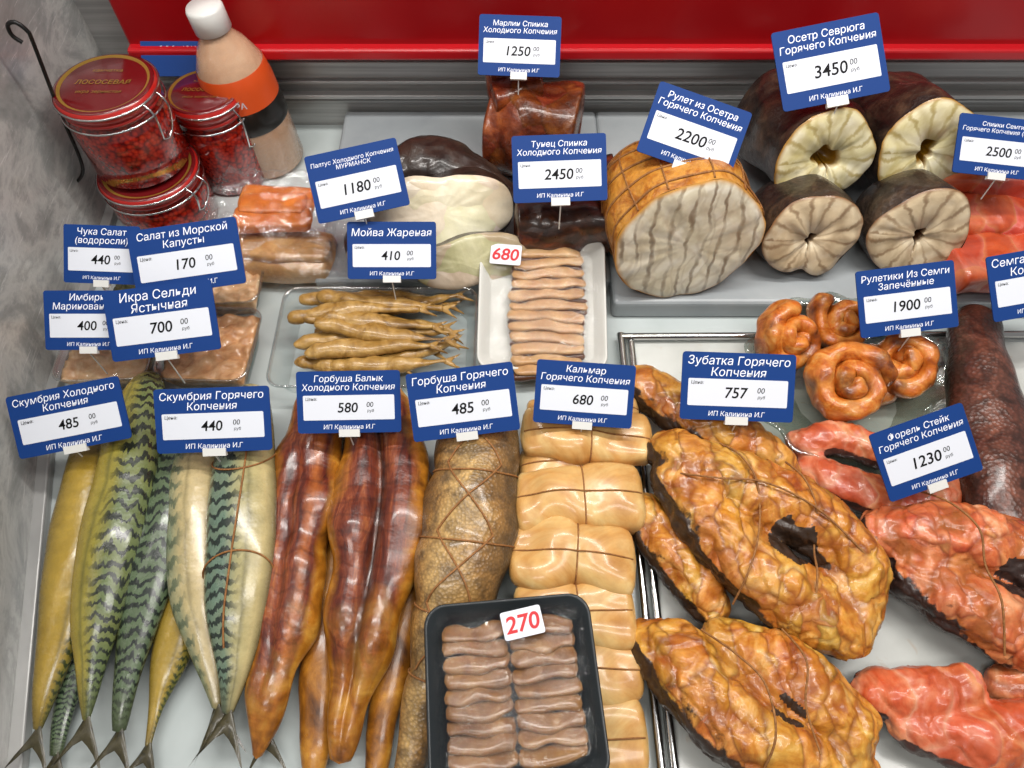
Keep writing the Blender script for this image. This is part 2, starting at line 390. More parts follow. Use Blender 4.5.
def lathe(g,prof,c=(0,0,0),m=48,mi=0,mis=None,M4=None,wob=None):
    R=M4 or Matrix.Translation(c)
    rings=[]
    for i,(r,z) in enumerate(prof):
        rings.append([g.vert(R@Vector((r*(wob(2*PI*j/m,i) if wob else 1)*math.cos(2*PI*j/m),r*(wob(2*PI*j/m,i) if wob else 1)*math.sin(2*PI*j/m),z))) for j in range(m)])
    for i in range(len(prof)-1):
        for j in range(m):
            j2=(j+1)%m; g.face((rings[i][j],rings[i][j2],rings[i+1][j2],rings[i+1][j]),mi=(mis[i] if mis else mi))
def blob(name,chains,mat,voxel=.0024,amp=3,nsc=38,ridge=0,maskf=None,smooth=3,parent=None):
    """chains: lists of (x,y,z,r[,flat]) mm -> fused organic lump"""
    bm=bmesh.new()
    for ch in chains:
        n=max(2,(len(ch)-1)*7) if len(ch)>1 else 1
        for i in range(n+1 if len(ch)>1 else 1):
            q=cr(ch,i/n) if len(ch)>1 else ch[0]
            fl=q[4] if len(q)>4 else .8
            Mx=Matrix.Translation(Vector(q[:3])*MM)@Matrix.Diagonal((q[3]*MM,q[3]*MM,q[3]*fl*MM,1))
            bmesh.ops.create_icosphere(bm,subdivisions=2,radius=1,matrix=Mx)
    me=bpy.data.meshes.new(name); bm.to_mesh(me); bm.free()
    ob=bpy.data.objects.new(name,me); coll.objects.link(ob)
    r=ob.modifiers.new('r','REMESH'); r.mode='VOXEL'; r.voxel_size=voxel
    s=ob.modifiers.new('s','SMOOTH'); s.factor=.5; s.iterations=smooth
    bpy.context.view_layer.update()
    dg=bpy.context.evaluated_depsgraph_get()
    m2=bpy.data.meshes.new_from_object(ob.evaluated_get(dg)); ob.modifiers.clear(); ob.data=m2; bpy.data.meshes.remove(me)
    m2.name=name
    nrm=[v.normal.copy() for v in m2.vertices]; sd=Vector((random.random()*9,random.random()*9,0))
    ca=m2.color_attributes.new('mask','FLOAT_COLOR','POINT')
    ctr=sum((v.co for v in m2.vertices),Vector())/len(m2.vertices)
    zmin=min(v.co.z for v in m2.vertices)
    for v,nn in zip(m2.vertices,nrm):
        p=v.co.copy()
        a=noise.noise(p*nsc+sd)+.5*noise.noise(p*nsc*2.3+sd)+.25*noise.noise(p*nsc*5+sd)
        rd=0
        if ridge:
            q=p+Vector((noise.noise(p*22+sd),noise.noise(p*22-sd),noise.noise(p*22+sd*2)))*.012
            q=Vector((q.x*.8+q.y*.3,q.y*.55-q.x*.3,q.z))
            ds,_=noise.voronoi(q*42+sd); rd=-max(0,1-(ds[1]-ds[0])*7)*ridge
        v.co=p+nn*(a*amp+rd)*MM
        sk,chv=maskf(p*1000,nn,a) if maskf else (0,0)
        ca.data[v.index].color=(sk,chv,0,1)
    o=Vector((ctr.x,ctr.y,zmin))
    for v in m2.vertices: v.co-=o
    ob.location=o
    m2.materials.append(M[mat])
    for p in m2.polygons: p.use_smooth=True
    if parent:
        ob.parent=parent; ob.location=o-parent.location
    return ob

# ------------------------------------------------------------ price tags
def textmesh(body,bold=.0):
    cu=bpy.data.curves.new('txt','FONT'); cu.body=body; cu.size=1; cu.align_x='CENTER'; cu.offset=bold; cu.resolution_u=4; cu.space_line=.95
    cu.shear=.12
    o=bpy.data.objects.new('txt',cu); coll.objects.link(o); bpy.context.view_layer.update()
    me=bpy.data.meshes.new_from_object(o.evaluated_get(bpy.context.evaluated_depsgraph_get()))
    bpy.data.objects.remove(o); bpy.data.curves.remove(cu); return me
def puttext(g,body,cx,cy,mw,mh,R,mi,z=.0009,bold=.0):
    me=textmesh(body,bold)
    xs=[v.co.x for v in me.vertices]; ys=[v.co.y for v in me.vertices]
    w=max(xs)-min(xs); h=max(ys)-min(ys); s=min(mw/w,mh/h)
    T=R@Matrix.Translation((cx,cy,z))@Matrix.Diagonal((s,s,1,1))@Matrix.Translation((-(max(xs)+min(xs))/2,-(max(ys)+min(ys))/2,0))
    g.mesh(me,T,mi); bpy.data.meshes.remove(me)
def rrect(g,w,h,t,r,R,mi,z=0,cy0=0):
    pts=[]
    for cx,cy,a0 in ((w/2-r,h/2-r,0),(-w/2+r,h/2-r,90),(-w/2+r,-h/2+r,180),(w/2-r,-h/2+r,270)):
        for k in range(5):
            a=math.radians(a0+k*22.5); pts.append((cx+r*math.cos(a),cy0+cy+r*math.sin(a)))
    top=[g.vert(R@Vector((x,y,z+t/2))) for x,y in pts]; bot=[g.vert(R@Vector((x,y,z-t/2))) for x,y in pts]
    g.face(top,mi=mi,sm=False); g.face(bot[::-1],mi=mi,sm=False); n=len(pts)
    for i in range(n): g.face((bot[i],bot[(i+1)%n],top[(i+1)%n],top[i]),mi=mi,sm=False)
def tag(x,y,z,hw,asp,rot,title,price,base,ry=0,rx=36):
    g=Geo(); w=2*hw*MM*.99; h=w*asp
    c=Vector((x,y,z))*MM
    R=Matrix.Translation(c)@Matrix.Rotation(math.radians(rx),4,'X')@Matrix.Rotation(math.radians(ry),4,'Y')@Matrix.Rotation(math.radians(rot),4,'Z')
    rrect(g,w,h,.0014,w*.03,R,0)
    rrect(g,w*.88,h*.40,.0004,w*.012,R,1,.0008,-h*.09)
    puttext(g,title,0,h*.30,w*.90,h*.30,R,2)
    puttext(g,price,-w*.01,-h*.09,w*.34,h*.16,R,3,z=.0012,bold=.012)
    puttext(g,'00',w*.205,-h*.045,w*.07,h*.08,R,3,z=.0012)
    puttext(g,'руб',w*.21,-h*.15,w*.08,h*.06,R,3,z=.0012)
    puttext(g,'Цена:',-w*.36,h*.05,w*.11,h*.07,R,3,z=.0012)
    puttext(g,'ИП Калинина И.Г',0,-h*.4,w*.5,h*.1,R,2)
    R2=R@Matrix.Translation((0,-h*.5,0))
    box(g,None,(w*.2,h*.12,.005),4,M4=R2)
    b=R2@Vector((0,-h*.05,0))
    tube(g,[b,Vector((b.x,b.y,(b.z+base*MM)/2)),Vector((b.x,b.y,base*MM))],.0008,4,6,4)
    return g.make('price_tag',['tb','tw','ttw','ttb','wplast'])
T=[(-448,98,110,42,.76,-2,'Чука Салат\n(водоросли)','440',45),
(-349,85,120,60,.60,8,'Салат из Морской\nКапусты','170',40),
(-443,16,100,46,.68,0,'Имбирь\nМаринованный','400',40),
(-360,8,110,57,.64,7,'Икра Сельди\nЯстычная','700',40),
(-170,169,150,52,.72,12,'Палтус Холодного Копчения\nМУРМАНСК','1180',90),
(-134,113,100,50,.64,0,'Мойва Жареная','410',40),
(9,353,190,49,.72,-2,'Марлин Спинка\nХолодного Копчения','1250',120),
(52,178,160,52,.70,2,'Тунец Спинка\nХолодного Копчения','2450',100),
(192,188,200,52,.74,-19,'Рулет из Осетра\nГорячего Копчения','2200',150),
(349,278,220,60,.72,11,'Осетр Севрюга\nГорячего Копчения','3450',170),
(545,212,160,50,.66,-6,'Спинки Семги\nГорячего Копчения (кусок)','2500',110),
(414,36,110,52,.68,7,'Рулетики Из Семги\nЗапечённые','1900',60),
(560,60,110,52,.68,10,'Семга Горячего\nКопчения','1700',70),
(-433,-95,90,57,.55,11,'Скумбрия Холодного\nКопчения','485',60),
(-287,-103,100,56,.56,2,'Скумбрия Горячего\nКопчения','440',60),
(-159,-83,100,51,.60,1,'Горбуша Балык\nХолодного Копчения','580',60),
(-47,-89,110,52,.64,7,'Горбуша Горячего\nКопчения','485',70),
(71,-74,100,49,.64,-4,'Кальмар\nГорячего Копчения','680',60),
(221,-69,105,56,.60,-2,'Зубатка Горячего\nКопчения','757',60),
(387,-138,100,46,.74,20,'Форель Стейк\nГорячего Копчения','1230',60)]
for q in T: tag(*q)

# ------------------------------------------------------------ case shell
g=Geo(); box(g,(.06,-.01,-.02),(1.30,.99,.04)); g.make('display_case_deck',['deck'],bevel=.003)
g=Geo()
box(g,(.46,.27,.014),(.68,.35,.03)); box(g,(-.06,.287,.014),(.36,.316,.03))
g.make('rear_shelf_step',['shelf'],bevel=.006)
def wallpoly(name,pts,z0,z1,th,mat):
    g=Geo()
    for (a,b) in zip(pts[:-1],pts[1:]):
        a=Vector(a);b=Vector(b);d=(b-a);n=Vector((-d.y,d.x)).normalized()*th
        q=[(a.x,a.y),(b.x,b.y),(b.x+n.x,b.y+n.y),(a.x+n.x,a.y+n.y)]
        lo=[g.vert((x,y,z0)) for x,y in q]; hi=[g.vert((x,y,z1)) for x,y in q]
        g.face(lo[::-1],sm=False); g.face(hi,sm=False)
        for i in range(4): g.face((lo[i],lo[(i+1)%4],hi[(i+1)%4],hi[i]),sm=False)
    return g.make(name,[mat])
wallpoly('wall_left',[(-.56,.47),(-.535,-.02),(-.415,-.50)][::-1],-.04,.5,-.01,'wall')
g=Geo(); box(g,(.1,.455,.10),(1.34,.012,.24))
g.make('wall_back',['steel'])
g=Geo()
for z in (.045,.075,.105): box(g,(.1,.446,z),(1.34,.006,.004))
box(g,(.1,.440,.058),(1.34,.012,.006)); g.make('trim_back',['steel'],bevel=.001)
g=Geo(); box(g,(.155,.428,.33),(1.29,.02,.38)); box(g,(.155,.420,.142),(1.29,.03,.016),1); g.make('red_header_panel',['red','redl'],bevel=.004)
g=Geo(); 
for a,b in (((-.525,-.02),(-.41,-.48)),((-.548,.44),(-.525,-.02))):
    a=Vector(a);b=Vector(b);c=(a+b)/2;L=(b-a).length
    box(g,(c.x+.006,c.y,.006),(L,.014,.012),0,math.atan2((b-a).y,(b-a).x))
g.make('trim_left',['steel'],bevel=.002)
g=Geo(); box(g,(.41,-.195,.003),(.55,.50,.004))
g.make('enamel_serving_tray',['tray'])
g=Geo()
def rail(p): tube(g,[Vector(q)*MM for q in p],.0045,0,8,24)
rail([(128,62,12),(128,-60,12),(126,-247,12),(128,-445,12)])
rail([(140,62,8),(140,-60,8),(138,-247,8),(140,-445,8)])
rail([(128,58,12),(400,60,12),(690,62,12)])
g.make('metal_tray_rail',['chrome'])

# ------------------------------------------------------------ mackerel
def fish(name,st,mats,tailang,tailsize,asp=.62,strs=0,finmi=1,amp=1.5,e=1.):
    g=Geo()
    S=[(x,y,z,w,w*asp) for x,y,z,w in st]
    s=loft(g,S,0,48,36,amp=amp,nsc=18,r0=.12,r1=.02,seed=st[0][0]*.01,e=e)
    if tailsize:
        x,y,z,w=st[-1]; tail(g,(x,y,z),math.radians(tailang),tailsize,1)
    if strs:
        for k in range(strs): ringstring(g,s,.25+.3*k,2,.0009,slant=.05*(-1)**k)
        linestring(g,s,.15,.75,1.2,1.9,2,.0009)
    return g.make(name,mats)
fish('cold_smoked_mackerel',[(-440,-30,28,16),(-433,-88,30,25),(-425,-187,30,27),(-413,-274,30,22),(-411,-333,25,11),(-410,-366,20,4)],['mkg','mkfin'],-92,36)
fish('cold_smoked_mackerel',[(-396,-10,40,16),(-392,-66,45,26),(-384,-172,45,31),(-378,-259,42,26),(-371,-319,34,14),(-366,-360,28,4)],['mk','mkfin'],-88,40)
fish('cold_smoked_mackerel',[(-350,-30,30,15),(-346,-90,33,23),(-341,-180,36,26),(-341,-257,33,21),(-340,-326,28,10),(-338,-368,22,4)],['mk3','mkfin'],-92,38)
fish('cold_smoked_mackerel',[(-303,-180,16,14),(-307,-250,18,21),(-311,-300,18,18),(-314,-345,16,8),(-314,-378,14,4)],['mkg','mkfin'],-95,34)
fish('cold_smoked_mackerel',[(-405,-200,12,14),(-398,-290,13,18),(-396,-350,12,9),(-393,-385,10,4)],['mk3','mkfin'],-88,34)
fish('hot_smoked_mackerel',[(-320,-35,40,15),(-322,-96,42,22),(-313,-162,43,25),(-296,-240,40,24),(-272,-305,32,14),(-256,-350,26,5)],['hm','mkfin','string'],-75,38,strs=0)
fish('hot_smoked_mackerel',[(-282,-30,46,18),(-272,-98,50,28),(-258,-186,53,33),(-249,-255,50,29),(-243,-315,40,16),(-244,-355,32,5)],['hms','mkfin','string'],-93,40,strs=2)
fish('hot_smoked_mackerel',[(-235,-190,18,16),(-231,-254,20,18),(-222,-324,18,11),(-214,-368,14,4)],['mk3','mkfin'],-80,34)

# ------------------------------------------------------------ salmon balyk sides
def slitprof(depth,w=.5,c=PI/2):
    return lambda th,t:1-depth*math.exp(-((th-c)/w)**2)*math.sin(PI*min(max(t,0),1))**.5
g=Geo(); loft(g,[(-212,-20,30,24,14),(-206,-60,35,31,20),(-205,-159,40,34,22),(-204,-257,38,28,20),(-210,-334,30,19,14),(-216,-388,24,5,5)],0,56,40,prof=slitprof(.22,.25,1.9),amp=5,nsc=22,r0=.06,r1=.02)
g.make('cold_smoked_salmon_balyk',['by1'])
g=Geo(); loft(g,[(-148,-25,38,30,16),(-140,-66,42,38,22),(-128,-163,46,48,26),(-132,-250,42,39,23),(-139,-327,35,25,18),(-145,-392,26,7,6)],0,60,48,prof=slitprof(.6,.24,PI/2),amp=5,nsc=20,r0=.05,r1=.02)
g.make('cold_smoked_salmon_balyk',['by'])
g=Geo(); loft(g,[(-178,-180,14,14,10),(-176,-253,16,20,12),(-172,-332,16,18,12),(-168,-400,14,10,8),(-168,-450,10,4,4)],0,30,24,amp=2,r0=.1); g.make('cold_smoked_salmon_balyk',['gold'])
g=Geo(); loft(g,[(-100,-110,14,18,10),(-102,-173,16,22,13),(-103,-253,16,20,12),(-111,-340,16,15,11),(-119,-420,12,7,6)],0,30,24,amp=2,r0=.1); g.make('cold_smoked_salmon_balyk',['gold'])

# ------------------------------------------------------------ hot smoked pink salmon tied with string
g=Geo(); s=loft(g,[(-32,-35,48,26,22),(-34,-83,52,38,32),(-40,-166,52,46,36),(-49,-243,48,42,34),(-64,-311,36,29,24),(-80,-366,28,17,14),(-92,-410,22,12,7)],0,70,44,amp=3.5,nsc=22,r0=.1,
   prof=lambda th,t:1-.07*math.exp(-(((t-.14)/.14+.5)%1-.5)**2/.02)*(1 if .1<t<.72 else 0))
for k in range(5): ringstring(g,s,.14+.14*k,1,.0010,slant=.02)
for a,b in ((.9,2.2),(2.2,.9)): 
    for k in range(4): linestring(g,s,.14+.14*k,.28+.14*k,a,b,1,.0010,6)
tail(g,(-92,-408,20),math.radians(-108),60,2,.4)
g.make('hot_smoked_pink_salmon',['hs','string','mkfin'])

# ------------------------------------------------------------ squid
for x,y,z,w,d,h,r in [(75,-66,34,60,26,26,2),(76,-98,50,68,28,18,-3),(66,-122,30,60,28,20,3),(66,-162,44,64,33,21,2),(57,-220,42,60,33,20,-4),(57,-272,36,56,32,19,3),(64,-320,28,52,30,18,0),(62,-376,28,54,32,18,3)]:
    g=Geo(); a=math.radians(r); c,sn=math.cos(a),math.sin(a)
    S=[(x+t*w*c,y+t*w*sn,z+1.5*math.sin(t*3+r),d*(1-.08*t*t),h*(1-.22*t*t)) for t in (-1,-.5,0,.5,1)]
    s=loft(g,S,0,36,44,e=.62,r0=.09,r1=.09,amp=5.5,nsc=22,seed=r,prof=lambda th,t:1-.09*math.exp(-((t-.52)/.035)**2)-.07*math.exp(-((th-PI/2)/.12)**2))
    ringstring(g,s,.52,1,.0008); linestring(g,s,.05,.95,PI/2,PI/2,1,.0008,14)
    g.make('smoked_squid',['squid','string'])

# ------------------------------------------------------------ foam trays with slices
def foamtray(g,w,h,d,mi,R=Matrix(),rimmi=None):
    def rr(hw,hh,r,n=6):
        o=[]
        for cx,cy,a0 in ((hw-r,hh-r,0),(-hw+r,hh-r,90),(-hw+r,-hh+r,180),(hw-r,-hh+r,270)):
            for k in range(n+1):
                a=math.radians(a0+90*k/n); o.append((cx+r*math.cos(a),cy+r*math.sin(a)))
        return o
    prof=[(-.012,0,.012),(-.010,.002,.012),(0,d,.016),(.002,d+.001,.017),(.003,d-.001,.018),(-.001,d-.003,.016),(-.012,-.002,.012)]
    lev=[[g.vert(R@Vector((x,y,z))) for x,y in rr(w/2+o,h/2+o,r)] for o,z,r in prof]
    c=g.vert(R@Vector((0,0,.0))); n=len(lev[0])
    for q,(a,b) in enumerate(zip(lev[:-1],lev[1:])):
        for i in range(n): g.face((a[i],b[i],b[(i+1)%n],a[(i+1)%n]),mi=rimmi if (rimmi is not None and q in (2,3,4)) else mi)
    for i in range(n): g.face((c,lev[0][i],lev[0][(i+1)%n]),mi=mi)
    g.face(lev[-1][::-1],mi=mi)
def filmsheet(w,h,z,amp,parent,name='film',mat='film',n=28,drop=0):
    g=Geo(); I=[[g.vert((w*(i/n-.5),h*(j/n-.5),z+amp*noise.noise(Vector((i*.35,j*.35,z*90)))-drop*(max(abs(i/n-.5),abs(j/n-.5))*2)**8)) for i in range(n+1)] for j in range(n+1)]
    for j in range(n):
        for i in range(n): g.face((I[j][i],I[j][i+1],I[j+1][i+1],I[j+1][i]))
    return g.make(name,[mat],parent,(0,0,0))
def slicerow(g,x,y,z,L,w,h,mi,seed,ang=0,roll=0):
    S=[]
    for t in (-1,-.6,0,.6,1):
        S.append((x+t*L/2,y+ang*t+1.8*math.sin(seed*5+t*3),z+1.0*math.sin(seed*3+t*4),w*(1-.25*abs(t)**3)*(1+.12*math.sin(seed*7+t*5)),h*(1-.2*t*t)))
    loft(g,S,mi,18,16,amp=1.6,nsc=60,r0=.1,r1=.1,seed=seed,e=.8,roll=roll)
E=empty('black_foam_tray_of_fish_slices',(.001,-.343,.072),(math.radians(3),0,math.radians(5)))
g=Geo(); foamtray(g,.134,.138,.017,0); g.make('tray',['bfoam'],E,(0,0,0))
g=Geo()
for r in range(9):
    for cx in (-28,28): slicerow(g,cx+random.uniform(-1,1),48-r*12,9+random.uniform(0,1.5),55,9,3.6,0,r*2+cx*.1,random.uniform(-1.5,1.5),-.5)
g.make('fish_slices',['slb'],E,(0,0,0))
filmsheet(.136,.14,.0195,.003,E,drop=.012)
g=Geo(); R=Matrix.Translation((.012,.050,.022))@Matrix.Rotation(math.radians(8),4,'Z'); rrect(g,.034,.023,.0006,.002,R,0); puttext(g,'270',0,0,.029,.017,R,1,.0006,.02); g.make('price_sticker',['tw','ttr'],E,(0,0,0))
E=empty('white_foam_tray_of_fish_slices',(.035,.086,.034),(math.radians(14),0,math.radians(-1)))
g=Geo(); foamtray(g,.142,.162,.014,0); g.make('tray',['wfoam'],E,(0,0,0))
g=Geo()
for r in range(12): 
    slicerow(g,6+random.uniform(-2,2),64-r*13.5,11+random.uniform(0,2),92-3*abs(r-5)*.7,9.5,4,0,r*1.3,random.uniform(-3,3),-.55)
    slicerow(g,6+random.uniform(-2,2),58-r*13.5,8.5,92-3*abs(r-5)*.7,5,4,1,r*1.3,0,-.5)
g.make('fish_slices',['slp','slpd'],E,(0,0,0))
filmsheet(.144,.162,.0205,.002,E,drop=.01)
g=Geo(); R=Matrix.Translation((-.043,.055,.023))@Matrix.Rotation(math.radians(-4),4,'Z'); rrect(g,.036,.026,.0006,.002,R,0); puttext(g,'680',0,0,.031,.019,R,1,.0006,.02); g.make('price_sticker',['tw','ttr'],E,(0,0,0))

# ------------------------------------------------------------ fried capelin in clear tub
E=empty('plastic_tub_of_fried_capelin',(-.155,.043,.001))
g=Geo(); foamtray(g,.225,.135,.036,0,rimmi=1); g.make('tub',['clear','rim'],E,(0,0,.0))
g=Geo()
for i,(x,y,z,L,a) in enumerate([(-22,54,32,150,-2),(0,42,38,150,-8),(-26,28,44,150,6),(-10,13,43,150,-4),(6,-3,43,150,-9),(-6,-20,41,140,4),(16,-38,33,130,2),(30,48,28,120,10),(0,22,22,150,3),(-10,-8,20,150,-3),(30,12,34,110,-12),(-34,4,30,120,10),(-30,-36,29,120,-4),(36,-24,28,100,14),(20,60,24,120,-3)]):
    a=math.radians(a); S=[]
    for k,(t,w) in enumerate(((-1,3),(-.93,7),(-.8,9.5),(-.7,8.6),(-.4,10.5),(.1,10.5),(.6,6),(.85,3),(1,2.2))):
        bend=5*math.sin(i*2.1)*t*t
        S.append((x+t*L/2*math.cos(a),y+t*L/2*math.sin(a)+bend,z+2*math.sin(t*2+i),w,w*.75))
    s=loft(g,S,0,36,16,amp=2.2,nsc=55,r0=.03,seed=i)
    q=S[-1]; tail(g,q[:3],a,19,0,.5,.001)
g.make('fried_capelin',['cap'],E,(0,0,0))

# ------------------------------------------------------------ small clear tubs at left
def tub(name,x,y,z,w,h,d,fill,rz=0):
    E=empty(name,(x*MM,y*MM,z*MM),(0,0,math.radians(rz)))
    g=Geo(); foamtray(g,w*MM,h*MM,d*MM,0,rimmi=1); g.make('tub',['clear','rim'],E,(0,0,0))
    g=Geo(); n=24
    I=[[g.vert((w*MM*.92*(i/n-.5),h*MM*.92*(j/n-.5),d*MM*.8+.007*noise.noise(Vector((i*.4,j*.4,x))))) for i in range(n+1)] for j in range(n+1)]
    for j in range(n):
        for i in range(n): g.face((I[j][i],I[j][i+1],I[j+1][i+1],I[j+1][i]))
    bnd=[I[0][i] for i in range(n+1)]+[I[j][n] for j in range(1,n+1)]+[I[n][i] for i in range(n-1,-1,-1)]+[I[j][0] for j in range(n-1,0,-1)]
    lo=[g.vert((g.v[i].x*.8,g.v[i].y*.8,.002)) for i in bnd]
    for k in range(len(bnd)): g.face((lo[k],lo[(k+1)%len(lo)],bnd[(k+1)%len(bnd)],bnd[k]))
    g.face(lo[::-1]); g.make('contents',[fill],E,(0,0,0))
    filmsheet(w*MM,h*MM,d*MM+.003,.0015,E,'lid','film',14)
tub('plastic_tub_of_ginger',-452,28,1,100,96,42,'ginger',2)
tub('plastic_tub_of_roe',-340,28,1,100,96,42,'roe',-2)
tub('plastic_tub_of_seaweed_salad',-436,120,1,84,60,40,'seaw',0)
tub('plastic_tub_of_seaweed_salad',-345,120,1,88,60,36,'ginger',3)

# ------------------------------------------------------------ vacuum packs
def slab(g,x,y,z,w,d,h,mi,rz=0,seed=0,amp=2,e=.5,n=26,m=28,nsc=26,taper=1):
    a=math.radians(rz); S=[(x+t*w/2*math.cos(a),y+t*w/2*math.sin(a),z,d/2*(taper if t>0 else 1),h/2*(taper if t>0 else 1)) for t in (-1,-.4,.4,1)]
    return loft(g,S,mi,n,m,e=e,r0=.08,r1=.08,amp=amp,nsc=nsc,seed=seed)
E=empty('vacuum_packed_salmon',(-.287,.205,.062),(0,0,math.radians(-3)))
g=Geo(); slab(g,0,14,10,92,38,18,0); slab(g,2,-20,12,94,32,18,0,2,3); slab(g,0,-2,20,80,30,8,0,1,2); g.make('salmon_pieces',['orange'],E,(0,0,0)); filmsheet(.160,.120,.030,.012,E,mat='vac',drop=.018)
E=empty('vacuum_packed_salmon_belly',(-.282,.168,.004),(0,0,math.radians(-4)))
g=Geo(); slab(g,0,0,24,128,62,40,0,0,4); slab(g,4,-6,46,118,36,14,0,2,5); g.make('belly_pieces',['tan'],E,(0,0,0)); filmsheet(.190,.11,.055,.012,E,mat='vac',drop=.03)

# ------------------------------------------------------------ jars & bottle
def jar(name,x,y,z,r,h):
    E=empty(name,(x,y,z))
    g=Geo()
    lathe(g,[(0,0),(r*.9,0),(r,.005),(r,h*.62),(r*.97,h*.68),(r*.86,h*.74),(r*.86,h*.80),(0,h*.80)],mi=0)
    g.make('caviar_filled_glass',['cav'],E,(0,0,0))
    g=Geo()
    lathe(g,[(r*.9,h*.79),(r*.98,h*.80),(r*.98,h*.83),(r*.9,h*.84)],mi=0)
    g.make('rubber_seal',['seal'],E,(0,0,0))
    g=Geo(); lathe(g,[(r*.9,h*.84),(r*1.0,h*.85),(r*1.02,h*.91),(r*.98,h*.97),(r*.9,h*.985),(r*.84,h*.97),(r*.8,h*.985),(0.,h*.985)],mi=0,mis=[2,2,2,0,1,0,0]); g.make('lid',['lid','gold_ring','seal'],E,(0,0,0))
    g=Geo(); puttext(g,'ЛОСОСЕВАЯ',0,0,r*1.1,r*.3,Matrix.Translation((0,0,h*.987)),0,.0006,.01)
    puttext(g,'икра зернистая',0,-r*.32,r*.9,r*.2,Matrix.Translation((0,0,h*.987)),0,.0006,.0); puttext(g,'камчатка',0,r*.36,r*.6,r*.2,Matrix.Translation((0,0,h*.987)),0,.0006,.0); g.make('lid_lettering',['gold_ring'],E,(0,0,0))
    g=Geo()
    for zz in (h*.76,h*.93):
        tube(g,[Vector((r*1.03*math.cos(a*PI/12),r*1.03*math.sin(a*PI/12),zz)) for a in range(24)],.0014,0,6,72,True)
    a=-.35; d=Vector((math.cos(a),math.sin(a),0)); sdv=Vector((-d.y,d.x,0))
    for sg in (-1,1):
        tube(g,[d*r*1.04+sdv*sg*.012+Vector((0,0,h*.93)),d*r*1.2+sdv*sg*.012+Vector((0,0,h*.84)),d*r*1.16+sdv*sg*.011+Vector((0,0,h*.66)),d*r*1.06+sdv*sg*.008+Vector((0,0,h*.5))],.0014,0,6)
    tube(g,[d*r*1.06-sdv*.008+Vector((0,0,h*.5)),d*r*1.07+Vector((0,0,h*.47)),d*r*1.06+sdv*.008+Vector((0,0,h*.5))],.0014,0,6)
    g.make('wire_clip',['chrome'],E,(0,0,0))
    return E
jar('swing_top_caviar_jar',-.452,.262,.0,.060,.088)
jar('swing_top_caviar_jar',-.456,.272,.089,.056,.112)
jar('swing_top_caviar_jar',-.384,.345,.0,.046,.138)
E=empty('sauce_bottle',(-.338,.375,.0),(0,math.radians(-5),0))
g=Geo(); lathe(g,[(0,0),(.040,0),(.045,.006),(.046,.09),(.045,.13),(.041,.155),(.030,.178),(.020,.192),(.018,.200)]); g.make('bottle_body',['sauce'],E,(0,0,0))
g=Geo(); lathe(g,[(.0465,.075),(.0470,.076),(.0470,.09),(.0464,.107),(.0462,.108),(.0460,.130),(.0425,.152),(.0420,.153)],mis=[1,1,1,1,0,0,0]); g.make('label',['lor','lbk'],E,(0,0,0))
g=Geo(); lathe(g,[(.020,.198),(.022,.199),(.022,.224),(.020,.228),(0,.228)]); g.make('cap',['wplast'],E,(0,0,0))
g=Geo(); R=Matrix.Translation((.0,-.0475,.125))@Matrix.Rotation(PI/2,4,'X'); puttext(g,'СФЕРА',0,0,.045,.010,R,0,.0006,.02); R=Matrix.Translation((-.006,-.0480,.090))@Matrix.Rotation(PI/2,4,'X'); puttext(g,'65%',.0,0,.02,.010,R,0,.0006,.02); g.make('label_lettering',['tw'],E,(0,0,0))
g=Geo(); R=Matrix.Translation((-.418,.405,.142))@Matrix.Rotation(math.radians(40),4,'X'); rrect(g,.11,.05,.0014,.003,R,0); puttext(g,'ООО «ЮНИКС»',.005,.008,.075,.012,R,1); tube(g,[R@Vector((0,-.02,-.001)),Vector((-.418,.400,.0))],.0012,1,6,4); g.make('company_name_card',['tb','ttw'])
g=Geo(); tube(g,[Vector(p) for p in ((-.546,.25,.07),(-.522,.25,.098),(-.508,.25,.18),(-.492,.25,.262),(-.491,.25,.275),(-.498,.25,.284),(-.507,.25,.281),(-.509,.25,.270),(-.503,.25,.262))],.0022,0,8,60); g.make('black_wire_hook',['blk'])

